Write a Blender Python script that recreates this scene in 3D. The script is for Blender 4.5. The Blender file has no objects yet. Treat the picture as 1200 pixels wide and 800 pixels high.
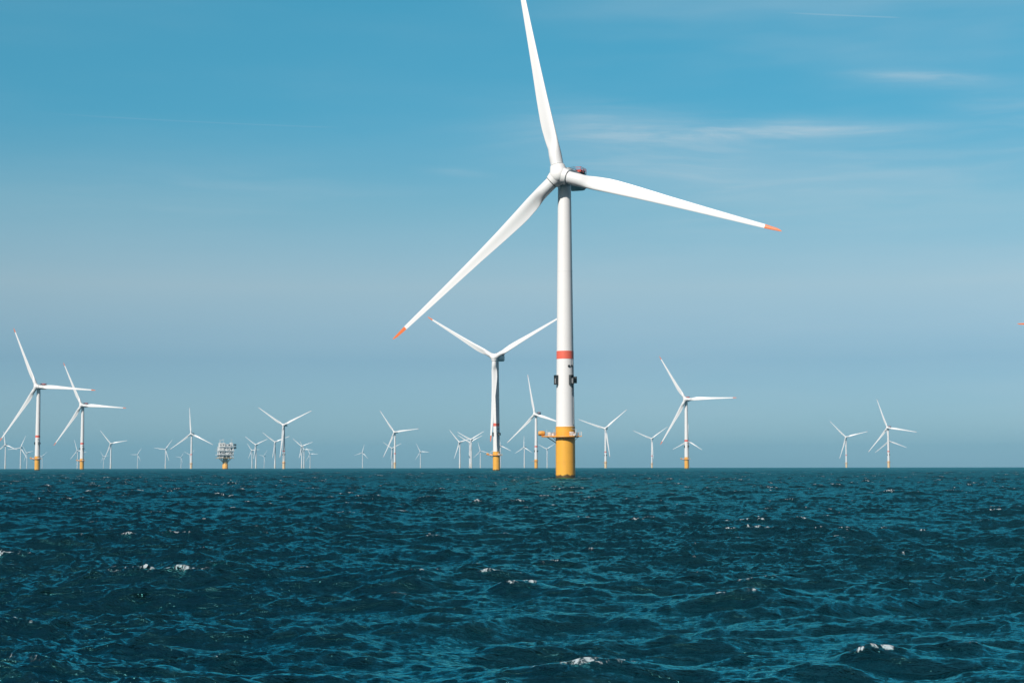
import bpy, math, random
import numpy as np
from mathutils import Matrix, Vector

# ------------------------------------------------------------------ camera, sky, sun, exposure
C = bpy.context.scene.collection
SC = bpy.context.scene
RE = 6.371e6                 # radius of the earth: the sea really curves away
CAM_H = 4.5
FPX = 2000.0                 # focal length in 1200-px pixels

cam_d = bpy.data.cameras.new('camera')
cam_d.sensor_width = 36.0
cam_d.lens = 36.0 * FPX / 1200.0
cam_d.clip_start = 0.5
cam_d.clip_end = 60000
cam = bpy.data.objects.new('camera', cam_d)
C.objects.link(cam)
SC.camera = cam
PITCH = math.atan(145.7 / FPX)
ROLL = -0.0016
_f = Vector((0, math.cos(PITCH), math.sin(PITCH)))
_r = Vector((1, 0, 0))
_u = _r.cross(_f)
r2 = _r * math.cos(ROLL) + _u * math.sin(ROLL)
u2 = -_r * math.sin(ROLL) + _u * math.cos(ROLL)
cam.matrix_world = Matrix((
    (r2.x, u2.x, -_f.x, 0), (r2.y, u2.y, -_f.y, 0), (r2.z, u2.z, -_f.z, CAM_H), (0, 0, 0, 1)))

SUN_EL = math.radians(39)
SUN_AZ_LEFT = math.radians(34)      # degrees to the left of straight behind the camera
sun_dir = Vector((-math.sin(SUN_AZ_LEFT) * math.cos(SUN_EL), -math.cos(SUN_AZ_LEFT) * math.cos(SUN_EL), math.sin(SUN_EL)))
sun_l = bpy.data.lights.new('sun', 'SUN')
sun_l.energy = 5.0
sun_l.angle = math.radians(0.53)
sun_l.color = (1.0, 0.945, 0.88)
sun = bpy.data.objects.new('sun', sun_l)
C.objects.link(sun)
sun.rotation_euler = sun_dir.to_track_quat('Z', 'Y').to_euler()

SC.view_settings.view_transform = 'Standard'
SC.view_settings.look = 'None'
SC.view_settings.exposure = 0.0
SC.view_settings.gamma = 1.0
SC.view_settings.use_curve_mapping = False
SC.cycles.use_denoising = True
SC.cycles.denoising_prefilter = 'ACCURATE'
SC.cycles.caustics_reflective = False
SC.cycles.caustics_refractive = False
SC.cycles.max_bounces = 6
SC.cycles.volume_bounces = 0
SC.cycles.use_adaptive_sampling = False

world = bpy.data.worlds.new('World')
SC.world = world
world.use_nodes = True
nt = world.node_tree
nt.nodes.clear()


class NG:
    """tiny helper for writing shader maths"""
    def __init__(s, nt): s.nt = nt
    def n(s, t, **kw):
        nd = s.nt.nodes.new(t)
        for k, v in kw.items(): setattr(nd, k, v)
        return nd
    def put(s, sock, v):
        if isinstance(v, (int, float)): sock.default_value = v
        elif isinstance(v, (tuple, list)):
            sock.default_value = tuple(v) if len(sock.default_value) == len(v) else tuple(v) + (1,)
        else: s.nt.links.new(v, sock)
    def m(s, op, a, b=None, c=None, clamp=False):
        nd = s.n('ShaderNodeMath', operation=op, use_clamp=clamp)
        s.put(nd.inputs[0], a)
        if b is not None: s.put(nd.inputs[1], b)
        if c is not None: s.put(nd.inputs[2], c)
        return nd.outputs[0]
    def ss(s, x, a, b):                     # smoothstep
        nd = s.n('ShaderNodeMapRange', interpolation_type='SMOOTHSTEP')
        s.put(nd.inputs[0], x); s.put(nd.inputs[1], a); s.put(nd.inputs[2], b)
        return nd.outputs[0]
    def comb(s, x, y, z):
        nd = s.n('ShaderNodeCombineXYZ')
        for i, v in enumerate((x, y, z)): s.put(nd.inputs[i], v)
        return nd.outputs[0]
    def sep(s, v):
        nd = s.n('ShaderNodeSeparateXYZ'); s.put(nd.inputs[0], v); return nd.outputs
    def noise(s, vec, scale=1, detail=4, rough=.5, dist=0, dim='3D'):
        nd = s.n('ShaderNodeTexNoise', noise_dimensions=dim)
        if vec is not None: s.put(nd.inputs['Vector'], vec)
        nd.inputs['Scale'].default_value = scale; nd.inputs['Detail'].default_value = detail
        nd.inputs['Roughness'].default_value = rough; nd.inputs['Distortion'].default_value = dist
        return nd.outputs['Fac']
    def mix(s, f, a, b, mode='MIX'):
        nd = s.n('ShaderNodeMix', data_type='RGBA', blend_type=mode)
        s.put(nd.inputs[0], f); s.put(nd.inputs[6], a); s.put(nd.inputs[7], b)
        return nd.outputs[2]
    def ramp(s, f, stops):
        nd = s.n('ShaderNodeValToRGB'); el = nd.color_ramp.elements
        while len(el) < len(stops): el.new(.5)
        for e, (p, c) in zip(el, stops): e.position = p; e.color = tuple(c) + (1,) if len(c) == 3 else c
        s.put(nd.inputs[0], f); return nd.outputs[0]


g = NG(nt)
sky = g.n('ShaderNodeTexSky', sky_type='NISHITA')
sky.sun_disc = False
sky.sun_elevation = SUN_EL
sky.sun_rotation = math.atan2(sun_dir.x, sun_dir.y)
sky.altitude = 0
sky.air_density = 1.0
sky.dust_density = 0.6
sky.ozone_density = 1.0
tc = g.n('ShaderNodeTexCoord')
dx, dy, dz = g.sep(tc.outputs['Generated'])
el = g.m('MULTIPLY', g.m('ARCSINE', dz), 180 / math.pi)            # degrees above the horizon
az = g.m('MULTIPLY', g.m('ARCTAN2', dx, dy), 180 / math.pi)        # degrees right of north (+Y)
# grade of this day's air: teal zenith side, milky lavender band low down
SKY_TINT = [(el_ / 90.0, c_) for el_, c_ in (
    (0.0, (.50, .80, 1.25)), (3.5, (.43, .63, .88)), (6.0, (.74, .83, .88)), (8.6, (.56, .88, .90)),
    (11.4, (.30, .89, .96)), (16.2, (.30, 1.03, 1.05)), (19.5, (.17, .38, .42)), (27, (.07, .125, .14)), (50, (.08, .13, .15)), (90, (.20, .28, .32)))]
tint = g.ramp(g.m('DIVIDE', el, 90.0, clamp=True), SKY_TINT)
tint = g.mix(g.ss(g.m('MULTIPLY', dy, -1.0), -.55, .45), tint, (.36, .40, .42))          # whiter air on the sun's side
base_sky = g.mix(1.0, sky.outputs[0], tint, 'MULTIPLY')
# thin cirrus: wisps stretched along the wind, in patches, plus two old contrails
warp = g.noise(g.comb(g.m('MULTIPLY', az, .10), g.m('MULTIPLY', el, .25), 3.0), 1, 3, .5)
wq = g.comb(g.m('MULTIPLY', az, .16), g.m('ADD', g.m('MULTIPLY', el, 1.9), g.m('MULTIPLY', warp, 2.4)), 0.0)
wisps = g.noise(wq, 1.0, 8, .62, .4)
wisp_m = g.ss(wisps, .40, .72)
veil = g.ss(g.noise(g.comb(g.m('MULTIPLY', az, .05), g.m('MULTIPLY', el, .32), 7.0), 1, 4, .55), .38, .75)


def patch(a0, e0, wa, we, slope=0.0):
    u = g.m('DIVIDE', g.m('SUBTRACT', az, a0), wa)
    v = g.m('DIVIDE', g.m('SUBTRACT', g.m('SUBTRACT', el, e0), g.m('MULTIPLY', g.m('SUBTRACT', az, a0), slope)), we)
    d2 = g.m('ADD', g.m('MULTIPLY', u, u), g.m('MULTIPLY', v, v))
    return g.m('EXPONENT', g.m('MULTIPLY', d2, -1.0))


def add(*xs):
    o = xs[0]
    for x in xs[1:]: o = g.m('ADD', o, x)
    return o


pm = add(g.m('MULTIPLY', patch(10.2, 11.0, 3.6, .22, -.012), 1.5), g.m('MULTIPLY', patch(7.0, 11.05, 3.0, .35), .8),
         g.m('MULTIPLY', patch(13.8, 12.5, 2.2, .30, -.10), 1.2), g.m('MULTIPLY', patch(3.0, 11.2, 3.4, .8), .75),
         g.m('MULTIPLY', patch(6.5, 9.9, 4.5, .7, -.03), .75), g.m('MULTIPLY', patch(12, 9.6, 5.0, 1.3), .5), g.m('MULTIPLY', patch(8, 8.0, 5.0, .9), .35),
         g.m('MULTIPLY', patch(-1.8, 9.8, 1.1, .12, -.06), 1.1), g.m('MULTIPLY', patch(-9.5, 9.0, 6, .9, .03), .35), g.m('MULTIPLY', patch(17, 11.0, 2.0, 1.0), .5))
fibre = g.ss(g.noise(g.comb(g.m('MULTIPLY', az, .35), g.m('ADD', g.m('MULTIPLY', el, 5.5), g.m('MULTIPLY', warp, 3.0)), 9.0), 1.0, 6, .6), .30, .72)
streaks = add(g.m('MULTIPLY', patch(10.2, 11.02, 3.2, .20, -.008), .75), g.m('MULTIPLY', patch(9.0, 11.15, 2.2, .28, .01), .35),
              g.m('MULTIPLY', patch(14.0, 12.55, 1.9, .20, -.11), .5), g.m('MULTIPLY', patch(15.5, 11.6, 2.0, .25, -.04), .25), g.m('MULTIPLY', patch(4.0, 11.6, 2.4, .2, .01), .3))
cirrus = g.m('MULTIPLY', g.m('ADD', g.m('MULTIPLY', wisp_m, .75), .25), pm)


def trail(a0, e0, a1, e1, w, amt):
    sl = (e1 - e0) / (a1 - a0)
    d = g.m('ABSOLUTE', g.m('SUBTRACT', el, g.m('ADD', g.m('MULTIPLY', g.m('SUBTRACT', az, a0), sl), e0)))
    band = g.m('SUBTRACT', 1.0, g.ss(d, 0.0, w))
    ends = g.m('MULTIPLY', g.ss(az, a0, a0 + .35 * (a1 - a0)), g.m('SUBTRACT', 1.0, g.ss(az, a1 - .12 * (a1 - a0), a1)))
    return g.m('MULTIPLY', g.m('MULTIPLY', band, ends), amt)


trails = add(trail(8.8, 14.9, 13.2, 14.5, .035, .16), trail(-16.5, 11.4, -5.5, 11.25, .035, .08))
cl = g.m('ADD', g.m('ADD', g.m('MULTIPLY', cirrus, .36), g.m('MULTIPLY', g.m('MULTIPLY', streaks, g.m('ADD', g.m('MULTIPLY', fibre, .8), .2)), .34)), g.m('ADD', trails, g.m('MULTIPLY', veil, g.m('ADD', .06, g.m('MULTIPLY', g.ss(az, -4.0, 8.0), .17)))), clamp=True)
cloud_col = g.mix(1.0, (5.6, 6.6, 7.2), (1, 1, 1), 'MULTIPLY')
final_sky = g.mix(cl, base_sky, cloud_col)
bg = g.n('ShaderNodeBackground')
g.put(bg.inputs[0], final_sky)
bg.inputs[1].default_value = 0.10
wo = g.n('ShaderNodeOutputWorld')
nt.links.new(bg.outputs[0], wo.inputs[0])

# ------------------------------------------------------------------ helpers
def tag(o, label=None, cat=None, group=None, kind=None):
    if label: o['label'] = label
    if cat: o['category'] = cat
    if group: o['group'] = group
    if kind: o['kind'] = kind
    return o


class MB:
    """collects shapes into one mesh"""
    def __init__(s): s.v = []; s.f = []; s.sm = []
    def add(s, vs, fs, smooth=True, mat=None):
        b = len(s.v)
        for p in vs:
            p = Vector(p)
            s.v.append(tuple(mat @ p if mat is not None else p))
        for f in fs: s.f.append(tuple(i + b for i in f)); s.sm.append(smooth)
    def box(s, c, d, mat=None, taper=1.0):
        x, y, z = (k / 2 for k in d); vs = []
        for sz in (-1, 1):
            t = taper if sz > 0 else 1
            for sx, sy in ((-1, -1), (1, -1), (1, 1), (-1, 1)):
                vs.append((c[0] + sx * x * t, c[1] + sy * y * t, c[2] + sz * z))
        s.add(vs, [(3, 2, 1, 0), (4, 5, 6, 7), (0, 1, 5, 4), (1, 2, 6, 5), (2, 3, 7, 6), (3, 0, 4, 7)], False, mat)
    def rbox(s, c, d, r, mat=None, n=3):
        """box along Y with rounded long edges"""
        x, y, z = (k / 2 for k in d); pr = []
        for cx, cz, a0 in ((x - r, z - r, 0), (-x + r, z - r, 90), (-x + r, -z + r, 180), (x - r, -z + r, 270)):
            for i in range(n + 1):
                a = math.radians(a0 + 90 * i / n); pr.append((cx + r * math.cos(a), cz + r * math.sin(a)))
        m = len(pr); vs = []
        ys = [(-y, .86), (-y + r * .4, .97), (-y + r, 1), (y - r, 1), (y - r * .4, .97), (y, .86)]
        for yy, k in ys:
            for px, pz in pr: vs.append((c[0] + px * k, c[1] + yy, c[2] + pz * k))
        fs = []
        for j in range(len(ys) - 1):
            for i in range(m): fs.append((j * m + i, (j + 1) * m + i, (j + 1) * m + (i + 1) % m, j * m + (i + 1) % m))
        s.add(vs, fs, True, mat)
        s.add([vs[i] for i in range(m)], [tuple(range(m))], False, mat)
        s.add([vs[(len(ys) - 1) * m + i] for i in range(m)], [tuple(range(m - 1, -1, -1))], False, mat)
    def lathe(s, prof, n=48, mat=None, cap=True, smooth=True):
        """prof: [(r, z)] about Z"""
        vs = []
        for r, z in prof:
            for i in range(n):
                a = 2 * math.pi * i / n; vs.append((r * math.cos(a), r * math.sin(a), z))
        fs = []
        for j in range(len(prof) - 1):
            for i in range(n): fs.append((j * n + i, j * n + (i + 1) % n, (j + 1) * n + (i + 1) % n, (j + 1) * n + i))
        s.add(vs, fs, smooth, mat)
        if cap:
            s.add(vs[:n], [tuple(range(n - 1, -1, -1))], False, mat)
            s.add(vs[-n:], [tuple(range(n))], False, mat)
    def tube(s, p, q, r, n=8):
        p, q = Vector(p), Vector(q); d = q - p
        m = Matrix.Translation(p) @ d.to_track_quat('Z', 'Y').to_matrix().to_4x4()
        s.lathe([(r, 0), (r, d.length)], n, m)
    def build(s, name, mat, parent=None):
        me = bpy.data.meshes.new(name)
        me.from_pydata(s.v, [], s.f)
        me.polygons.foreach_set('use_smooth', s.sm)
        me.materials.append(mat)
        o = bpy.data.objects.new(name, me)
        C.objects.link(o); o.parent = parent
        return o


def material(name):
    m = bpy.data.materials.new(name); m.use_nodes = True
    t = m.node_tree; t.nodes.clear(); q = NG(t)
    b = q.n('ShaderNodeBsdfPrincipled'); o = q.n('ShaderNodeOutputMaterial')
    t.links.new(b.outputs[0], o.inputs[0])
    return m, q, b, o


def painted(name, col, rough=.35, dirt=.06, streak=.08, dirtcol=(.25, .22, .18), low=None):
    """painted steel or glass fibre: faint blotches, vertical rain streaks, and growth below z=low"""
    m, q, b, o = material(name)
    co = q.n('ShaderNodeTexCoord').outputs['Object']
    x, y, z = q.sep(co)
    blot = q.ss(q.noise(co, .35, 5, .6), .45, .75)
    st = q.ss(q.noise(q.comb(q.m('MULTIPLY', x, 2.2), q.m('MULTIPLY', y, 2.2), q.m('MULTIPLY', z, .12)), 1, 5, .6), .52, .8)
    f = q.m('ADD', q.m('MULTIPLY', blot, dirt), q.m('MULTIPLY', st, streak), clamp=True)
    c = q.mix(f, col, dirtcol)
    if low:
        n1 = q.noise(q.comb(x, y, q.m('MULTIPLY', z, .6)), 1.1, 5, .65)
        edge = q.m('ADD', q.m('SUBTRACT', z, low), q.m('MULTIPLY', q.m('SUBTRACT', n1, .5), -2.2))
        k = q.m('SUBTRACT', 1.0, q.ss(edge, -.15, .35))
        c = q.mix(q.m('MULTIPLY', k, .93), c, (.035, .028, .012))
        sp = q.ss(q.noise(co, 1.6, 3, .7), .70, .78)            # rust specks
        c = q.mix(q.m('MULTIPLY', sp, .55), c, (.22, .07, .015))
    q.put(b.inputs['Base Color'], c)
    q.put(b.inputs['Roughness'], q.m('ADD', q.m('MULTIPLY', blot, .15), rough))
    return m


M = {
    'tower': painted('white_tower_paint', (.84, .83, .815), .38, .05, .05),
    'blade': painted('blade_gelcoat', (.77, .77, .765), .34, .03, .0),
    'yellow': painted('yellow_marine_paint', (.87, .43, .045), .42, .10, .12, (.42, .17, .03), low=1.25),
    'yellow2': painted('yellow_platform_paint', (.80, .34, .04), .45, .12, .05, (.35, .14, .03)),
    'pale': painted('distance_paled_foundation', (.80, .76, .68), .45, .05, .05),  # foundation yellow paled almost to white for distance, put into the colour
    'far_yellow': painted('distance_paled_yellow', (.84, .60, .32), .45, .05, .05),  # same yellow, with the paling of distance put into the colour
    'paletip': painted('distance_paled_tip', (.84, .66, .60), .4, .05, 0),  # orange tip with distance paling put into its colour
    'red': painted('red_marking_paint', (.82, .14, .085), .42, .06, .05),
    'orange': painted('orange_tip_paint', (.72, .145, .016), .40, .05, 0),
    'nacelle': painted('nacelle_grey_paint', (.42, .46, .47), .40, .08, .08),
    'dark': painted('dark_steel', (.035, .04, .042), .5, .2, .2, (.1, .06, .04)),
    'redrail': painted('dark_red_railing_paint', (.62, .07, .04), .5, .1, .1),
    'orange_tank': painted('orange_tank_paint', (.68, .31, .045), .45, .1, .05),
    'galv': painted('galvanised_steel', (.55, .56, .56), .45, .15, .15),
    'white_eq': painted('white_equipment_paint', (.78, .78, .76), .4, .08, .08),
    'grey_wall': painted('silver_grey_cladding', (.70, .71, .72), .4, .15, .2),
    'brown': painted('brown_deck_and_column_shade', (.50, .30, .07), .5, .2, .2, (.12, .07, .03)),  # lowest deck's brown; on the column it paints in the topside's shadow
}

# ------------------------------------------------------------------ sea surface (geometry from a wind-sea spectrum)
WAVE_DIR = math.radians(100)          # direction the waves travel, measured from +X (away from the camera)
ALPHA = 0.0190
BOOST = 0.8
KP = 2 * math.pi / 21.0


def patch_fields(L, N, lam_min, lam_max, seed, levels, gain=1.0, rot=0.0, spread=5.0):
    rg = np.random.default_rng(seed)
    k1 = 2 * np.pi * np.fft.fftfreq(N, L / N)
    kx, ky = np.meshgrid(k1, k1, indexing='ij')
    k = np.hypot(kx, ky); k[0, 0] = 1e9
    th = np.arctan2(ky, kx) - (WAVE_DIR - rot)
    psi = ALPHA / 2 * k ** -4 * np.exp(-1.25 * (KP / k) ** 2)
    c = np.cos(th / 2) ** 2
    D = c ** spread
    D /= (np.cos(np.linspace(-np.pi, np.pi, 721) / 2) ** (2 * spread)).mean() * 2 * np.pi
    amp = np.sqrt(psi * D) * (2 * np.pi / L) * gain
    boost = 1 + BOOST * np.exp(-(np.log(k / (2 * np.pi / 2.4)) / .8) ** 2)
    amp *= boost
    amp *= (k < 2 * np.pi / lam_min) & (k >= 2 * np.pi / lam_max)
    h = amp * (rg.standard_normal((N, N)) + 1j * rg.standard_normal((N, N)))
    out = []
    for lm in levels:
        hh = h * np.exp(-(k * lm / (2 * np.pi)) ** 4) if lm > 0 else h
        z = np.fft.ifft2(hh).real * N * N
        X = np.fft.ifft2(-1j * kx / k * hh).real * N * N
        Y = np.fft.ifft2(-1j * ky / k * hh).real * N * N
        out.append((z, X, Y))
    hj = h * np.exp(-(k * 1.1 / (2 * np.pi)) ** 2)
    xx = np.fft.ifft2(kx * kx / k * hj).real * N * N
    yy = np.fft.ifft2(ky * ky / k * hj).real * N * N
    xy = np.fft.ifft2(kx * ky / k * hj).real * N * N
    return dict(L=L, N=N, rot=rot, out=out, j=(xx, yy, xy))


def sample(F, L, N, rot, x, y):
    c, s = math.cos(rot), math.sin(rot)
    u = (c * x + s * y) / L * N; v = (-s * x + c * y) / L * N
    i = np.floor(u).astype(np.int64); j = np.floor(v).astype(np.int64)
    fu = u - i; fv = v - j
    i0 = i % N; i1 = (i + 1) % N; j0 = j % N; j1 = (j + 1) % N
    return (F[i0, j0] * (1 - fu) * (1 - fv) + F[i1, j0] * fu * (1 - fv) + F[i0, j1] * (1 - fu) * fv + F[i1, j1] * fu * fv)


def wave_at(pts, P, lev, chop):
    """lev: fractional level index per point"""
    x, y = pts; c, s = math.cos(P['rot']), math.sin(P['rot'])
    n = len(P['out']); z = np.zeros_like(x); X = np.zeros_like(x); Y = np.zeros_like(x)
    lev = np.clip(lev, 0, n)             # level n = nothing left
    for q in range(n):
        w = np.clip(1 - np.abs(lev - q), 0, 1)
        id_ = np.nonzero(w > 0)[0]
        if not len(id_): continue
        zz, XX, YY = (sample(F, P['L'], P['N'], P['rot'], x[id_], y[id_]) * w[id_] for F in P['out'][q])
        z[id_] += zz; X[id_] -= chop * (c * XX - s * YY); Y[id_] -= chop * (s * XX + c * YY)
    return z, X, Y


def build_water():
    # rings
    r = [3.0]
    while r[-1] < 16500:
        q = r[-1]
        if q < 26: d = .30
        elif q < 1800: d = max(.055, .0020 * q)
        elif q < 3500: d = .0042 * q
        else: d = .012 * q
        r.append(q + d)
    r = np.array(r)
    fine = np.linspace(-.42, .42, 1320)
    step = fine[1] - fine[0]
    mid = [.42]
    dd = step
    while mid[-1] < .75: dd = min(dd * 1.06, .003); mid.append(mid[-1] + dd)
    rest = np.linspace(mid[-1], 2 * math.pi - mid[-1], 150)[1:-1]
    mid = np.array(mid[1:])
    az_ = np.concatenate([-mid[::-1], fine, mid, rest])
    n, m = len(r), len(az_)
    R, A = np.meshgrid(r, az_, indexing='ij')
    dR = np.gradient(r)[:, None] * np.ones_like(A)
    ga = np.concatenate([np.diff(az_), [2 * math.pi + az_[0] - az_[-1]]])
    S = np.maximum(dR, R * np.minimum(ga[None, :], .02) * .9).ravel()
    x = (R * np.sin(A)).ravel(); y = (R * np.cos(A)).ravel()
    A1 = patch_fields(290., 1024, 1.2, 200, 3, [0, 3, 7, 16], gain=.72)
    A2 = patch_fields(407., 1024, 1.2, 200, 11, [0, 3, 7, 16], gain=.72, rot=.7)
    B1 = patch_fields(47., 1024, .12, 1.2, 5, [0, .45, .9], gain=2.3, rot=-.4, spread=5.0)
    G1 = patch_fields(900., 256, 25, 160, 21, [0], gain=1.0, spread=0.2)
    la = np.log2(np.maximum(S, 1e-3) / 1.1)
    lb = np.log2(np.maximum(S, 1e-3) / .22)
    la = np.clip(la, 0, 4); lb = np.clip(lb, 0, 3)
    Z = np.zeros_like(x); X = np.zeros_like(x); Y = np.zeros_like(x)
    gz = sample(G1['out'][0][0], 900., 256, 0.0, x * .8, y * .45)
    gz = np.clip(1.0 + .26 * gz / gz.std(), .55, 1.5)          # gust patches: rougher and smoother water
    for P, lv, ch in ((A1, la, 1.0), (A2, la, 1.0), (B1, lb, .45)):
        z_, x_, y_ = wave_at((x, y), P, lv, ch)
        if P is B1: z_, x_, y_ = z_ * gz, x_ * gz, y_ * gz
        Z += z_; X += x_; Y += y_
    # folding of the long waves gives the whitecaps
    J = [sum(a) for a in zip(*[[sample(F, P['L'], P['N'], P['rot'], x, y) for F in P['j']] for P in (A1,)])]
    def jac(P):
        xx, yy, xy = (sample(F, P['L'], P['N'], P['rot'], x, y) for F in P['j'])
        c, s = math.cos(P['rot']), math.sin(P['rot'])
        return (c * c * xx + s * s * yy - 2 * c * s * xy, s * s * xx + c * c * yy + 2 * c * s * xy, c * s * (xx - yy) + (c * c - s * s) * xy)
    a, b = jac(A1), jac(A2)
    xx, yy, xy = a[0] + b[0], a[1] + b[1], a[2] + b[2]
    lam = 1.25
    Jd = (1 - lam * xx) * (1 - lam * yy) - (lam * xy) ** 2
    vis = slice(len(Jd) // 4, 3 * len(Jd) // 4, 7)
    thr = np.percentile(Jd[vis], 2.2)
    lo = np.percentile(Jd[vis], .1)
    foam = np.clip((thr - Jd) / (thr - lo), 0, 1)
    # swash round the nearest pile
    px_, py_ = MAIN_XY
    dm = np.hypot(x - px_, y - py_)
    foam = np.maximum(foam, 1.0 * np.exp(-((dm - 3.9) / 1.3) ** 2))
    foam = np.maximum(foam, .5 * np.exp(-((x - px_ - 2.5) / 7) ** 2 - ((y - py_ + 3) / 12) ** 2))
    calm = np.clip((R.ravel() - 3) / 10, 0, 1)
    d2 = (x * x + y * y) / (2 * RE)
    V = np.stack([x + X * calm, y + Y * calm, Z * calm - d2], -1)
    lost = ALPHA / 2 * np.log(np.maximum(S * 1.5, .10) / .09) + .0003
    rough = np.sqrt(np.sqrt(np.clip(lost, 0, None))) * (1 + .4 * np.clip((S - .35) / 1.0, 0, 1))
    idx = (np.arange(n)[:, None] * m + np.arange(m)[None, :])
    a_ = idx[:-1, :]; b_ = np.roll(idx, -1, 1)[:-1, :]; c_ = np.roll(idx, -1, 1)[1:, :]; d_ = idx[1:, :]
    F = np.stack([a_, d_, c_, b_], -1).reshape(-1, 4)
    nv, nf = len(V), len(F)
    me = bpy.data.meshes.new('water')
    me.vertices.add(nv + 1)
    V = np.vstack([V, [[0, 0, 0]]])
    me.vertices.foreach_set('co', V.astype(np.float32).ravel())
    # centre fan
    fan = np.stack([np.full(m, nv), idx[0], np.roll(idx[0], -1)], -1)
    me.loops.add(nf * 4 + m * 3)
    me.loops.foreach_set('vertex_index', np.concatenate([F.ravel(), fan.ravel()]).astype(np.int32))
    me.polygons.add(nf + m)
    ls = np.concatenate([np.arange(nf) * 4, nf * 4 + np.arange(m) * 3]).astype(np.int32)
    me.polygons.foreach_set('loop_start', ls)
    me.polygons.foreach_set('use_smooth', np.ones(nf + m, bool))
    me.update(calc_edges=True)
    for nm, arr in (('foam', foam), ('lost_slope', rough)):
        at = me.attributes.new(nm, 'FLOAT', 'POINT')
        at.data.foreach_set('value', np.append(arr, 0.3).astype(np.float32))
    o = bpy.data.objects.new('water', me); C.objects.link(o)
    tag(o, 'choppy dark teal sea with scattered whitecaps reaching the horizon', kind='structure')
    # material
    mt, q, b, out = material('sea_water')
    geo = q.n('ShaderNodeNewGeometry').outputs['Position']
    px, py, pz = q.sep(geo)
    fa = q.n('ShaderNodeAttribute', attribute_name='foam').outputs['Fac']
    ra = q.n('ShaderNodeAttribute', attribute_name='lost_slope').outputs['Fac']
    rip = q.comb(q.m('ADD', q.m('MULTIPLY', px, .55), q.m('MULTIPLY', py, .2)), q.m('MULTIPLY', py, 1.5), 0.0)
    n1 = q.noise(rip, 1.5, 5, .62, .8)
    n2 = q.noise(rip, 6.0, 4, .6, .5)
    gust = q.ss(q.noise(q.comb(q.m('MULTIPLY', px, .05), q.m('MULTIPLY', py, .035), 0.0), 1, 4, .6), .3, .7)
    hgt = q.m('ADD', q.m('MULTIPLY', n1, .22), q.m('MULTIPLY', q.m('MULTIPLY', n2, .05), q.m('ADD', gust, .5)))
    bp = q.n('ShaderNodeBump'); bp.inputs['Strength'].default_value = 1.0; bp.inputs['Distance'].default_value = 1.0
    q.put(bp.inputs['Height'], hgt)
    L = mt.node_tree.links.new
    body = q.n('ShaderNodeBsdfDiffuse'); q.put(body.inputs['Color'], WATER_COL); L(bp.outputs[0], body.inputs['Normal'])
    gl = q.n('ShaderNodeBsdfGlossy'); q.put(gl.inputs['Color'], WATER_TINT); L(bp.outputs[0], gl.inputs['Normal'])
    q.put(gl.inputs['Roughness'], q.m('MULTIPLY', ra, WATER_ROUGH))
    fr = q.n('ShaderNodeFresnel'); fr.inputs['IOR'].default_value = 1.34; L(bp.outputs[0], fr.inputs['Normal'])
    feff = q.m('MULTIPLY', fr.outputs[0], q.m('SUBTRACT', 1.0, q.m('MULTIPLY', q.ss(ra, .22, .62), .50)))   # rough far water mirrors less at grazing angles
    wm = q.n('ShaderNodeMixShader'); L(feff, wm.inputs[0]); L(body.outputs[0], wm.inputs[1]); L(gl.outputs[0], wm.inputs[2])
    mt.node_tree.nodes.remove(b)
    fn = q.noise(q.comb(px, q.m('MULTIPLY', py, .7), 0.0), 2.8, 7, .72, 1.2)
    fn2 = q.noise(q.comb(px, q.m('MULTIPLY', py, .9), 4.0), 1.1, 4, .65)
    ff = q.m('ADD', q.m('MULTIPLY', fa, 1.1), q.m('MULTIPLY', q.m('SUBTRACT', fn, .57), 9.0))
    ff = q.m('ADD', ff, q.m('MULTIPLY', q.m('SUBTRACT', fn2, .52), 3.0))
    fm = q.m('MULTIPLY', q.m('MULTIPLY', q.ss(ff, .30, 1.3), q.ss(fa, .02, .45)), .72)
    fb = q.n('ShaderNodeBsdfPrincipled')
    q.put(fb.inputs['Base Color'], (.60, .70, .74)); fb.inputs['Roughness'].default_value = .8
    mx = q.n('ShaderNodeMixShader')
    q.put(mx.inputs[0], fm)
    mt.node_tree.links.new(wm.outputs[0], mx.inputs[1]); mt.node_tree.links.new(fb.outputs[0], mx.inputs[2])
    mt.node_tree.links.new(mx.outputs[0], out.inputs[0])
    me.materials.append(mt)
    return o


WATER_COL = (.0005, .0055, .0070)
WATER_TINT = (.18, .76, .80)
WATER_ROUGH = 0.45
MAIN_XY = (18.7, 600.0)
build_water()

# haze: one closed box of even thin air round everything
mh = bpy.data.materials.new('haze_air'); mh.use_nodes = True
th_ = mh.node_tree; th_.nodes.clear()
pv = th_.nodes.new('ShaderNodeVolumePrincipled')
pv.inputs['Color'].default_value = (.31, .75, 1.0, 1)
pv.inputs['Density'].default_value = 6.0e-5
pv.inputs['Anisotropy'].default_value = 0.0
ho = th_.nodes.new('ShaderNodeOutputMaterial'); th_.links.new(pv.outputs[0], ho.inputs[1])
hb = MB(); hb.box((0, 0, 90), (34000, 34000, 226))
haze = hb.build('haze', mh); tag(haze, 'thin pale sea haze lying over the whole wind farm', kind='stuff')

# ------------------------------------------------------------------ the wind turbine
HUB = 106.5; RB = 83.8; TILT = math.radians(5); OV = 5.4
EMPTY = lambda n: bpy.data.objects.new(n, None)


def cyl_grid_tower():
    b = MB(); pr = []
    zs = [18.2, 18.25, 30, 41.9]; 
    def rad(z): return 3.27 - (z - 18) / (HUB - 3.4 - 18) * .95
    # lower shell, flange lips every ~28 m
    zz = [18.2] + [18.2 + (HUB - 3.0 - 18.2) * t / 12 for t in range(1, 13)]
    b.lathe([(rad(z), z) for z in zz], 72)
    for fl in (44.9, 73.0):                      # bolted joints between the tower sections
        b.lathe([(rad(fl) + .03, fl - .1), (rad(fl) + .03, fl + .1)], 72)
    return b, rad


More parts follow.
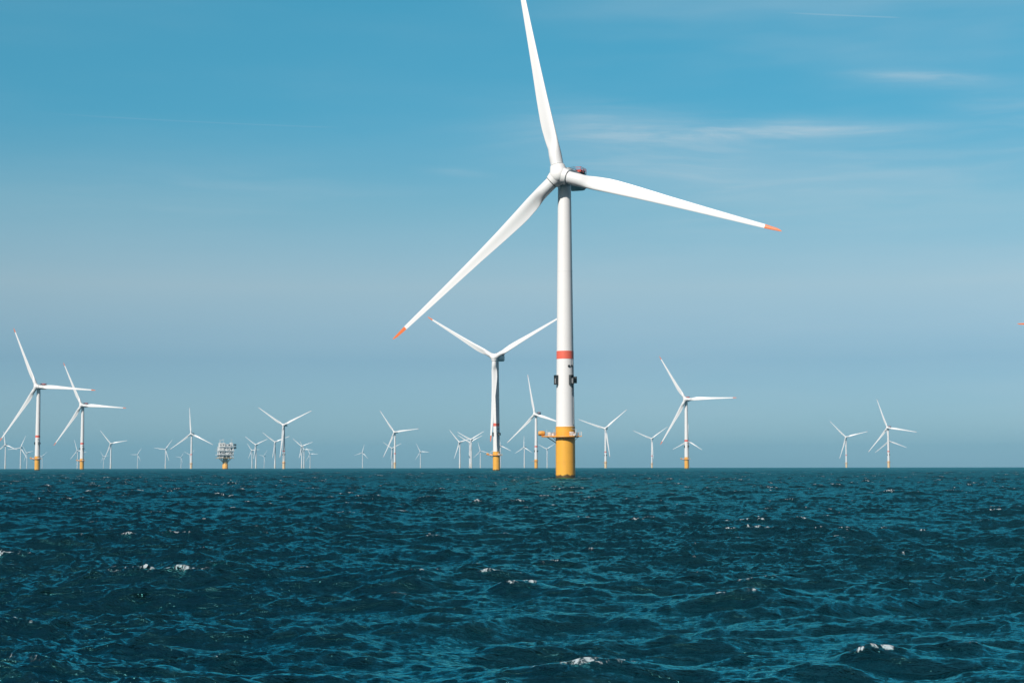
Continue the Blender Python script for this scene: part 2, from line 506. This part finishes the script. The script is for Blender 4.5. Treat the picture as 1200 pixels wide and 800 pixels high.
def blade_mesh(part):
    rs = [3.75, 4.2, 6, 8, 9.5, 10.8, 12.2, 14, 16, 18.5, 21.5, 25, 30, 35, 41, 48, 55, 62, 69, 74, 77.6, 80, 82, 83.1, 83.8]
    def L(r, t): return float(np.interp(r, [a for a, _ in t], [c for _, c in t]))
    chord = [(3.75, 4.55), (9, 4.55), (10.8, 4.75), (12.2, 5.0), (14, 5.2), (18.5, 5.3), (21.5, 5.15), (25, 4.85), (30, 4.4), (41, 3.45), (55, 2.6), (69, 1.85), (77.6, 1.42), (82, .9), (83.1, .6), (83.8, .12)]
    lead = [(3.75, 2.275), (9, 2.27), (14, 2.15), (21.5, 1.75), (30, 1.35), (41, 1.0), (55, .72), (69, .5), (77.6, .38), (83.1, .12), (83.8, .0)]
    thick = [(3.75, 1), (8, 1), (9.5, .93), (10.8, .80), (12.2, .66), (14, .55), (18.5, .42), (25, .33), (35, .27), (55, .21), (83.8, .17)]
    foil = [(3.75, 0), (8.5, 0), (10.8, .55), (13, 1), (90, 1)]
    twist = [(3.75, 17), (14, 15), (21, 11), (30, 7.5), (41, 4.5), (55, 2.2), (69, .8), (83.8, -.5)]
    N = 28
    rs2 = [r for r in rs if (r <= 77.6 if part == 'body' else r >= 77.6)]
    vs = []
    for r in rs2:
        c, le, t, w, tw = L(r, chord), L(r, lead), L(r, thick), L(r, foil), math.radians(L(r, twist))
        bend = 1.7 * (r / RB) ** 2
        k = 1.004 if part == 'tip' and r > 77.6 else 1.0
        for i in range(N):
            a = 2 * math.pi * i / N
            xc = .5 - .5 * math.cos(a)                  # 0 = leading edge
            up = math.sin(a) >= 0
            # circle section
            yc = .5 * math.sin(a)
            # airfoil section
            yt = 5 * (0.2969 * math.sqrt(max(xc, 0)) - .126 * xc - .3516 * xc ** 2 + .2843 * xc ** 3 - .1015 * xc ** 4)
            if up: ya = yt * .56
            else: ya = -yt * .46 + .20 * max(0, xc - .36) ** 1.1 * (1 - xc) * 4.6
            yy = (yc * (1 - w) + ya * w) * t * c
            xx = (xc * c)
            X = le - xx                                 # +X leading edge, -X trailing edge
            Y = yy                                      # +Y = downwind, suction side
            ct, st = math.cos(tw), math.sin(tw)
            X2, Y2 = X * ct - Y * st * -1 * -1, 0
            X2 = X * ct + Y * st
            Y2 = -X * st + Y * ct                       # leading edge turned upwind (-Y)
            vs.append((X2 * k, Y2 * k - bend, r))
    n = len(rs2); fs = []
    for j in range(n - 1):
        for i in range(N): fs.append((j * N + i, (j + 1) * N + i, (j + 1) * N + (i + 1) % N, j * N + (i + 1) % N))
    b = MB(); b.add(vs, fs, True)
    if part == 'tip': b.add(vs[-N:], [tuple(range(N))], False)
    else: b.add(vs[:N], [tuple(range(N - 1, -1, -1))], False)
    return b


def build_prototype():
    root = EMPTY('wind_turbine'); C.objects.link(root)
    # yellow foundation (monopile with transition piece), reaching below the water
    b = MB()
    b.lathe([(3.42, -9), (3.42, 0), (3.42, 6), (3.41, 12), (3.40, 18.2)], 72)
    b.lathe([(3.47, 18.0), (3.47, 18.22)], 72)
    b.lathe([(3.45, 5.9), (3.45, 6.1)], 72)
    b.build('foundation', M['yellow'], root)
    tb, rad = cyl_grid_tower()
    tower = tb.build('tower', M['tower'], root)
    b = MB(); b.lathe([(rad(42.0) + .045, 42.0), (rad(44.8) + .045, 44.8)], 64); b.build('red_band', M['red'], tower)
    # cable running down the tower's shaded edge
    b = MB()
    for i in range(12):
        z0 = 19 + i * 1.9
        a = math.radians(-28 + 2 * math.sin(i))
        b.tube((rad(z0) * 1.015 * math.cos(a), rad(z0) * 1.015 * math.sin(a), z0), (rad(z0) * 1.015 * math.cos(a), rad(z0) * 1.015 * math.sin(a), z0 + 1.9), .05, 6)
    b.build('cable', M['galv'], tower)
    # round vent marks
    for a_, z_ in ((-66, 39.4), (-43, 39.5)):
        a = math.radians(a_)
        mt = Matrix.Translation((rad(z_) * math.cos(a), rad(z_) * math.sin(a), z_)) @ Matrix.Rotation(a, 4, 'Z') @ Matrix.Rotation(math.pi / 2, 4, 'Y')
        b = MB(); b.lathe([(.42, -.1), (.46, .05), (.46, .14), (.30, .16)], 20, mt); b.build('vent', M['dark'], tower)
    # external equipment boxes in dark frames, left, and right front
    for a_, w_ in ((-152, 1.15), (-56, 1.3), (-20, .6)):
        a = math.radians(a_); z_ = 34.6; rr = rad(z_)
        mt = Matrix.Rotation(a, 4, 'Z')
        b = MB(); h = 3.2 if a_ != -20 else 2.2
        for s in (-1, 1):
            b.box((rr + .62, s * w_ / 2, z_), (1.05, .12, h), mt)
        b.box((rr + .62, 0, z_ + h / 2), (1.1, w_ + .14, .14), mt)
        b.box((rr + .62, 0, z_ - h / 2), (1.1, w_ + .14, .14), mt)
        b.box((rr + .2, 0, z_), (.5, w_ * .8, h * .9), mt)
        bx = b.build('equipment_frame', M['dark'], tower)
        b = MB(); b.box((rr + .75, w_ * .12, z_ - .35), (.5, w_ * .45, h * .55), mt)
        b.build('cabinet', M['galv'], tower)
    # run of stain-dark conduit below the right box
    b = MB(); a = math.radians(-42)
    b.tube((rad(31) * 1.02 * math.cos(a), rad(31) * 1.02 * math.sin(a), 29.2), (rad(31) * 1.02 * math.cos(a), rad(31) * 1.02 * math.sin(a), 32.9), .12, 6)
    a = math.radians(-38)
    b.tube((rad(31) * 1.03 * math.cos(a), rad(31) * 1.03 * math.sin(a), 32.6), (rad(38) * 1.02 * math.cos(a), rad(38) * 1.02 * math.sin(a), 39.6), .07, 6)
    b.tube((rad(31) * 1.03 * math.cos(a - .1), rad(31) * 1.03 * math.sin(a - .1), 30.6), (rad(31) * 1.03 * math.cos(a), rad(31) * 1.03 * math.sin(a), 32.8), .18, 6)
    b.build('conduit', M['dark'], tower)
    # working platform
    b = MB()
    b.lathe([(3.42, 14.45), (4.75, 14.5), (4.8, 14.6), (4.8, 15.0), (3.42, 15.0)], 48, cap=False)
    b.box((-6.3, -.4, 14.8), (4.2, 3.4, .38)); b.box((5.1, -.6, 14.86), (1.3, 2.2, .24))
    for k in range(12):
        a = 2 * math.pi * (k + .5) / 12
        b.tube((3.38 * math.cos(a), 3.38 * math.sin(a), 13.4), (4.6 * math.cos(a), 4.6 * math.sin(a), 14.62), .07, 6)
    plat = b.build('platform', M['yellow2'], root)
    b = MB()
    for yy in (-1.7, .9):
        b.tube((-3.3, yy * .6, 12.6), (-6.6, yy, 14.72), .13, 8)
        b.tube((-4.2, yy, 14.66), (-8.3, yy, 14.66), .10, 8)
    b.build('brace', M['dark'], plat)
    b = MB()
    pts = []
    for k in range(30):
        a = math.radians(-165 + k * 330 / 29.)
        pts.append((4.7 * math.cos(a), 4.7 * math.sin(a)))
    pts = [(-8.3, 1.2)] + [(-8.3, -2.0), (-5.0, -2.0)] + [p for p in pts if p[0] > -4.35 or True] 
    for i, p in enumerate(pts):
        b.tube((p[0], p[1], 15.0), (p[0], p[1], 16.15), .035, 6)
        if i < len(pts) - 1:
            q_ = pts[i + 1]
            for zz in (15.35, 15.75, 16.15): b.tube((p[0], p[1], zz), (q_[0], q_[1], zz), .028, 6)
    b.build('railing', M['yellow2'], plat)
    b = MB()                       # bulging fender tank at the end of the landing
    mt = Matrix.Translation((-8.35, -.4, 15.9)) @ Matrix.Rotation(math.radians(90), 4, 'Y')
    b.lathe([(.15, -1.25), (.7, -1.15), (.85, -.75), (.9, 0), (.85, .75), (.7, 1.15), (.15, 1.25)], 24, mt)
    b.build('tank', M['orange_tank'], plat)
    b = MB()
    b.box((-5.75, -1.0, 15.65), (1.0, .9, 1.3)); b.box((-4.6, -1.3, 15.45), (.7, .8, .9))
    b.tube((-6.7, -1.5, 15.0), (-6.5, -1.5, 17.2), .06, 6); b.tube((-4.05, -2.3, 15), (-4.05, -2.3, 17.4), .05, 6)
    b.build('locker', M['white_eq'], plat)
    b = MB()                       # white gear and small davit at the right front
    b.box((1.7, -3.95, 15.7), (.9, .5, 1.4)); b.box((2.5, -3.5, 15.3), (1.7, .9, .5)); b.box((3.2, -3.0, 15.5), (.6, .6, 1.0)); b.box((2.5, -3.85, 15.9), (.35, .3, 1.0))
    b.tube((3.6, -2.9, 15), (3.6, -2.9, 17.3), .09, 8); b.tube((3.6, -2.9, 17.25), (2.0, -4.1, 17.45), .07, 8)
    b.build('davit', M['white_eq'], plat)
    b = MB()
    b.tube((5.6, -1.5, 15), (5.6, -1.5, 16.4), .06, 6); b.tube((5.6, .3, 15), (5.6, .3, 16.4), .06, 6)
    for zz in (15.5, 15.95, 16.4):
        b.tube((4.5, -1.6, zz), (5.6, -1.5, zz), .045, 6); b.tube((5.6, -1.5, zz), (5.6, .3, zz), .045, 6)
    b.build('guard_rail', M['white_eq'], plat)
    # nacelle (local: origin at tower top axis, rotor towards -Y), +hub height
    b = MB()
    b.rbox((0, 6.0, .25), (6.8, 17.8, 6.0), 1.5)
    b.lathe([(2.45, -3.3), (2.45, -2.4)], 40)            # yaw collar
    mt = Matrix.Rotation(math.pi / 2, 4, 'X')
    b.lathe([(2.7, 2.0), (2.7, 4.2)], 40, mt)          # main-bearing neck towards the hub
    nac = b.build('nacelle', M['nacelle'], root)
    nac.location = (0, 0, HUB)
    DZ = -.55
    b = MB()
    for yy in (9.2, 12.2, 15.2):
        for sx in (-1, 1): b.tube((sx * 3.2, yy - 1, 3.0), (sx * 3.2, yy - 1, 5.0), .09, 6)
    for zz in (3.95, 4.5, 5.0):
        for sx in (-1, 1): b.tube((sx * 3.2, 8.2, zz), (sx * 3.2, 14.2, zz), .08, 6)
        b.tube((-3.2, 8.2, zz), (3.2, 8.2, zz), .08, 6); b.tube((-3.2, 14.2, zz), (3.2, 14.2, zz), .08, 6)
    b.box((0, 10.6, 3.7), (5.4, 2.6, 1.0)); b.box((0, 9.7, 3.3), (6.5, 3.4, .2))
    b.build('hoist_railing', M['redrail'], nac)
    b = MB(); b.box((0, 13.0, 3.75), (6.0, 1.3, 1.2)); b.box((0, 12.7, 3.2), (6.3, 3.2, .3)); b.build('cooler', M['dark'], nac)
    # rotor: hub and blades, built with the first blade straight up, origin at the hub centre
    b = MB()
    mt = Matrix.Rotation(math.pi / 2, 4, 'X')
    b.lathe([(2.9, -2.2), (3.1, -1.6), (3.2, -.4), (3.15, .9), (2.85, 1.9), (2.3, 2.7), (1.5, 3.2), (.7, 3.45), (.02, 3.5)], 48, mt)
    for k in range(3):
        mk = Matrix.Rotation(k * 2 * math.pi / 3, 4, 'Y')
        b.lathe([(3.1, 0), (3.0, 1.6), (2.8, 2.6), (2.62, 3.3), (2.58, 3.5), (2.3, 3.52)], 40, mk)
    hub = b.build('hub', M['tower'], root)
    bl = blade_mesh('body').build('blade', M['blade'], root)
    b = MB(); b.lathe([(2.2, 3.4), (2.2, 3.9)], 40)
    b.build('bearing_ring', M['dark'], bl)
    blade_mesh('tip').build('blade_tip', M['orange'], bl)
    return root


proto = build_prototype()
blade0 = [o for o in proto.children if o.name == 'blade'][0]
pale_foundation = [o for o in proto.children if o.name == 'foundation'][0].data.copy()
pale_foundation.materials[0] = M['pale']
far_yellow_foundation = pale_foundation.copy(); far_yellow_foundation.materials[0] = M['far_yellow']
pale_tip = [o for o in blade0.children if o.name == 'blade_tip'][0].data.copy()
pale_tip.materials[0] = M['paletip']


def copy_tree(o, parent, keep):
    c = o.copy(); C.objects.link(c); c.parent = parent
    for ch in list(o.children):
        if keep(ch): copy_tree(ch, c, keep)
    return c


def kind_of(o): return o.name.split('.')[0]


def pose(root, yaw, phase, rscale, k):
    """put nacelle, hub and the three blades where this turbine has them"""
    face = Matrix.Rotation(-yaw, 4, 'Z')
    rot = face @ Matrix.Rotation(-TILT, 4, 'X')
    hubp = face @ Vector((0, -OV, 0)) + Vector((0, 0, HUB))
    base = [c for c in root.children if kind_of(c) == 'blade']
    for ch in root.children:
        if kind_of(ch) == 'nacelle': ch.matrix_basis = Matrix.Translation((0, 0, HUB)) @ face
        elif kind_of(ch) == 'hub': ch.matrix_basis = Matrix.Translation(hubp) @ rot @ Matrix.Rotation(math.pi / 2 - phase, 4, 'Y')
    while len(base) < 3: base.append(copy_tree(base[0], root, lambda q: True))
    for i, bl in enumerate(base):
        ph = phase + i * 2 * math.pi / 3
        # span scales with the rotor; chord follows at half rate
        bl.matrix_basis = Matrix.Translation(hubp) @ rot @ Matrix.Rotation(math.pi / 2 - ph, 4, 'Y') @ Matrix.Diagonal((1, 1, rscale, 1))


GROUP = 'wind turbines of the offshore wind farm'
TURB = [
#  x, y, yaw, phase, rotor radius, large?, label
 (18.7, 600.1, 21.9, 342.7, 83.8, 1, 'nearest and tallest white turbine, red band round its tower, thick yellow monopile in front'),
 (-605.4, 2181.0, 14.9, 115.9, 85.1, 1, 'leftmost large white turbine on a yellow base, its lower blade leaving the left edge'),
 (-714.9, 2842.6, 10.7, 116.1, 80.5, 1, 'white turbine on a yellow base, second of the two large ones at far left'),
 (-14.8, 1609.1, 19.0, 29.2, 79.7, 1, 'large white turbine just left of the nearest tower, one blade pointing straight down'),
 (268.3, 2631.5, 15.9, 1.0, 79.4, 1, 'largest white turbine right of the nearest one, yellow base, one blade level to the right'),
 (47.1, 3365.8, 30.0, 103.1, 81.6, 1, 'mid distance white turbine close left of the nearest tower, red band, blade nearly upright'),
 (-561.3, 4205.0, 12.0, 25.9, 80.1, 1, 'largest turbine between the substation and the centre, two blades raised in a V'),
 (-857.0, 6180.3, 0.0, 21.8, 62.0, 0, 'small white turbine overlapping the left blade of the V shaped turbine right of the substation'),
 (-1028.9, 6868.4, 15.2, 23.9, 60.9, 0, 'small turbine with wide V blades, first bright one right of the substation'),
 (-1367.4, 8989.6, 14.5, 6.3, 48.5, 0, 'faint turbine close behind the first one right of the substation'),
 (-1853.9, 12789.3, 40.3, 51.0, 60.0, 0, 'very faint tiny turbine between the first two towers right of the substation'),
 (-906.8, 7373.3, 11.2, 19.6, 56.8, 0, 'small pale turbine right of the V shaped turbine, front of a cluster of three'),
 (-1046.2, 8595.8, 6.8, 116.7, 49.4, 0, 'small pale turbine with level right blade, middle of the cluster of three'),
 (-1321.1, 11184.5, 9.0, 0.0, 59.6, 0, 'faintest rightmost turbine of the cluster of three left of centre'),
 (-987.0, 5262.0, 12.1, 95.6, 81.6, 1, 'white turbine left of the substation with one blade straight up'),
 (-1712.0, 8447.5, 14.2, 52.1, 64.7, 0, 'small turbine left of the one with an upright blade beside the substation'),
 (-2688.8, 13894.2, 26.3, 54.2, 57.6, 0, 'very faint farthest turbine left of the upright blade turbine near the substation'),
 (-2181.6, 11590.3, 30.3, 35.9, 59.3, 0, 'very faint turbine hidden behind the tower of the upright blade turbine by the substation'),
 (-1517.9, 6467.9, 5.0, 9.7, 69.9, 0, 'small bright turbine right of the two large ones at left'),
 (-2506.6, 11447.1, 6.2, 58.7, 54.2, 0, 'faint tiny turbine, the lone one between the small bright one and the substation group'),
 (-3079.2, 12889.5, 18.8, 6.3, 53.2, 0, 'very faint turbine just left of the small bright one at left'),
 (-2254.6, 8872.7, 18.4, 109.8, 63.0, 0, 'faint small turbine behind the tower of the second large turbine from left'),
 (-2003.2, 6760.8, 6.4, 98.6, 58.0, 0, 'small white turbine at the very left edge of the picture'),
 (-2230.0, 7760.6, 9.7, 66.5, 65.5, 0, 'small turbine with a raised right blade, just left of the leftmost large turbine'),
 (-2891.4, 10193.6, 31.0, 11.7, 60.8, 0, 'faint tiny turbine directly left of the leftmost large yellow base'),
 (-3508.2, 12769.9, 21.1, 36.5, 63.5, 0, 'barely visible turbine right of the leftmost large turbine'),
 (-902.8, 10324.8, 20.0, 77.0, 57.0, 0, 'faint lone turbine left of centre with a blade pointing up'),
 (-347.0, 5059.9, 20.2, 6.7, 80.6, 1, 'bright mid distance turbine standing left of centre with a faint one behind it'),
 (-574.3, 8186.9, 15.0, 26.1, 57.4, 0, 'small faint V shaped turbine behind the bright mid distance one left of centre'),
 (-529.1, 9870.4, 11.4, 117.4, 58.0, 0, 'small faint lone turbine right of the bright mid distance one left of centre'),
 (-191.3, 6254.3, 28.7, 13.4, 67.8, 0, 'small white turbine, left one of the group left of the central yellow base'),
 (-156.5, 6322.1, 7.9, 28.1, 57.0, 0, 'small V shaped turbine in the group left of the centre, lower of two overlapping'),
 (-136.7, 5706.9, 16.8, 31.0, 57.3, 0, 'small V shaped turbine in the group left of the centre, higher of two overlapping'),
 (-175.8, 9451.4, 4.0, 104.9, 56.4, 0, 'faint small turbine immediately left of the large downward blade turbine'),
 (-50.2, 7257.9, 11.9, 94.6, 56.3, 0, 'small turbine immediately right of the large downward blade turbine, mostly hidden by its tower'),
 (56.2, 7869.0, 30.0, 90.6, 56.5, 0, 'faint turbine with upright blade, just left of the red banded mid distance one'),
 (175.4, 8586.2, 16.2, 32.4, 53.4, 0, 'faint V shaped turbine under the platform of the nearest turbine'),
 (253.1, 4634.9, 14.3, 40.5, 78.4, 1, 'bright mid distance turbine first to the right of the nearest tower'),
 (514.2, 6294.4, 17.4, 35.9, 75.0, 1, 'smaller white V shaped turbine second to the right of the nearest tower'),
 (625.6, 6076.5, 19.0, 88.3, 65.5, 0, 'small turbine half hidden behind the tower of the largest right hand turbine'),
 (1174.7, 6014.8, 19.0, 14.0, 78.8, 1, 'lone bright turbine left of the overlapping pair at far right'),
 (1008.4, 4582.9, 32.9, 111.1, 83.3, 1, 'taller turbine of the overlapping pair at far right'),
 (1358.5, 6164.7, 6.0, 98.9, 70.5, 0, 'lower turbine of the overlapping pair at far right, half behind the taller'),
 (446.6, 1220.3, 22.0, 59.2, 80.3, 1, 'turbine beyond the right edge, only its red blade tip showing in the picture'),
]
NEAR_PARTS = {'cable', 'vent', 'equipment_frame', 'cabinet', 'conduit', 'brace', 'railing', 'tank', 'locker', 'davit', 'guard_rail',
              'hoist_railing', 'cooler', 'bearing_ring'}
for i, (x, y, yaw, ph, rr, big, lab) in enumerate(TURB):
    dist = math.hypot(x, y)
    if i == 0: t = proto
    else:
        def keep(o, dist=dist, big=big):
            k = kind_of(o)
            if k in ('cable', 'vent', 'cabinet', 'conduit', 'locker', 'davit', 'guard_rail', 'bearing_ring', 'railing', 'tank', 'brace'): return dist < 3000
            if k in NEAR_PARTS: return dist < 4800
            if k in ('red_band', 'blade_tip', 'platform'): return bool(big)
            if k == 'blade' and o is not blade0: return False
            return True
        t = copy_tree(proto, None, keep)
    k = 1.0 if big else 95.0 / 107.0
    t.location = (x, y, -(x * x + y * y) / (2 * RE))
    t.scale = (k, k, k)
    pose(t, math.radians(yaw), math.radians(ph), rr / (RB * k), k)
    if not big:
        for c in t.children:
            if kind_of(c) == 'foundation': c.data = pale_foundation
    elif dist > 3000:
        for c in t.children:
            if kind_of(c) == 'foundation' and dist > 4000: c.data = far_yellow_foundation
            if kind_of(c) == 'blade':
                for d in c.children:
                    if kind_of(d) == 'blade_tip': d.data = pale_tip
    tag(t, lab, 'wind turbine', GROUP)

# ------------------------------------------------------------------ offshore substation
def substation():
    f_az = math.atan((264.6 - 600) / FPX)
    D = 3400.0
    x, y = D * math.sin(f_az), D * math.cos(f_az)
    root = EMPTY('offshore_substation'); C.objects.link(root)
    root.location = (x, y, -D * D / 2 / RE); root.rotation_euler = (0, 0, math.radians(22)); root.scale = (.9, .9, 1.04)
    tag(root, 'grey stacked deck substation on a stubby yellow column among the left hand turbines', 'substation')
    b = MB(); b.lathe([(6.2, -8), (6.2, 8.5), (5.6, 9.5)], 40); b.build('foundation', M['yellow'], root)
    b = MB(); b.lathe([(5.4, 9.4), (5.4, 20.2)], 40)
    for sx in (-1, 1):
        for sy in (-1, 1): b.tube((sx * 3.6, sy * 3.6, 12), (sx * 12, sy * 8, 20.5), .6, 8)
    b.build('column', M['brown'], root)  # yellow column darkened in its colour for the topside's shadow
    # four decks; each a plate with its storey between legs
    for i, (z, x0, x1, hy) in enumerate(((20.5, -19, 16, 11), (27.0, -19.5, 15, 12), (34.5, -16.5, 18.5, 12), (42.0, -15, 17, 11.5))):
        b = MB(); b.box(((x0 + x1) / 2, 0, z), (x1 - x0, hy * 2, .9))
        for k in range(9):
            xx = x0 + .3 + (x1 - x0 - .6) * k / 8
            b.tube((xx, -hy + .2, z), (xx, -hy + .2, z + 1.7), .1, 6)
        b.tube((x0 + .3, -hy + .2, z + 1.6), (x1 - .3, -hy + .2, z + 1.6), .12, 6)
        d = b.build('deck', M['white_eq'] if i else M['brown'], root)
    b = MB()
    for xx in (-15, -7, 1, 9, 15.5):
        for yy in (-10, 10): b.tube((xx, yy, 20.5), (xx, yy, 42), .5, 8)
    for xx in (-15, -7, 1, 9, 15.5): b.tube((xx, -10, 26.2), (xx, 10, 26.2), .35, 8)
    b.tube((-15, -10, 26.2), (15.5, -10, 26.2), .35, 8)
    for (xa, za, xb, zb) in ((-15, 27.4, -7, 34), (-7, 34, 1, 27.4), (1, 27.4, 9, 34), (9, 34, 15.5, 27.4), (1, 34.9, 9, 41.6), (9, 21, 15.5, 26.6), (-15, 41.6, -7, 34.9)):
        b.tube((xa, -10.6, za), (xb, -10.6, zb), .38, 8)
    b.build('truss', M['white_eq'], root)
    for (c, d, mm) in (((-10.5, -3, 24), (9, 13, 5.2), 'grey_wall'), ((4, 0, 23.8), (13, 14, 5.6), 'galv'), ((-9, -1, 30.8), (13, 15, 5.8), 'grey_wall'),
                       ((3.5, -2, 30.6), (9, 15, 5.4), 'white_eq'), ((12, 0, 30.4), (7, 13, 5.0), 'galv'), ((-10, -2, 38.2), (10, 16, 5.6), 'white_eq'),
                       ((1, -1, 38.0), (9.6, 15, 5.4), 'grey_wall'), ((11, -1, 37.8), (9, 16, 5.4), 'grey_wall'), ((-8, -1, 46.0), (12, 15, 7.0), 'white_eq'),
                       ((5.5, -2, 44.9), (8.6, 15, 4.8), 'grey_wall'), ((13, 1, 46.2), (5, 10, 7.4), 'white_eq')):
        b = MB(); b.box(c, d)
        for k in range(int(d[0])):      # cladding ribs
            b.box((c[0] - d[0] / 2 + .5 + k, c[1] - d[1] / 2 - .06, c[2]), (.22, .12, d[2] * .94))
        b.build('module', M[mm], root)
    for (xx, zz, w, h) in ((-12, 45.2, 2, 2.2), (-6, 45.6, 2.4, 1.6), (6, 45, 2.6, 2.6), (-12.5, 31, 3.4, 2.6), (-6.2, 30.4, 3.0, 2.0), (11, 38, 3.6, 2.6), (3, 24, 6.5, 2.4), (11.6, 30.4, 3, 2.2)):
        b = MB(); b.box((xx, {-12: -8.8, -6: -8.8, 6: -9.8, -12.5: -8.8, -6.2: -8.8, 11: -9.3, 3: -7.3, 11.6: -6.8}[xx], zz), (w, .35, h)); b.build('opening', M['dark'], root)
    for zz in (40.2, 45.6):
        b = MB(); b.box((20.2, -3, zz), (4.6, 8, 3.6))
        for k in range(6): b.box((20.2 - 1.9 + k * .76, -7.1, zz), (.25, .2, 3.3))
        b.build('radiator', M['dark'], root)
    b = MB(); b.box((19.0, -3, 42.9), (5.6, 9, .35)); b.box((19, -3, 38.2), (5.6, 9, .35)); b.box((-20, -3, 34.5), (5, 8, .4)); b.tube((-22, -6, 34.7), (-22, -6, 38), .15, 6); b.tube((-18, -6, 34.7), (-18, -6, 38), .15, 6); b.tube((-22, -6, 38), (-18, -6, 38), .15, 6)
    b.build('side_platform', M['galv'], root)
    b = MB(); b.tube((-13, -4, 48), (-13, -4, 55.5), .45, 8); b.tube((-13, -4, 52.5), (-5, -4, 56), .35, 8); b.tube((-5, -4, 48), (-5, -4, 56), .25, 8); b.build('crane', M['white_eq'], root)
    b = MB(); b.tube((13, -3, 48), (13, -3, 57), .35, 8); b.tube((11.5, -3, 54), (14.5, -3, 54), .25, 6); b.build('antenna', M['galv'], root)


substation()
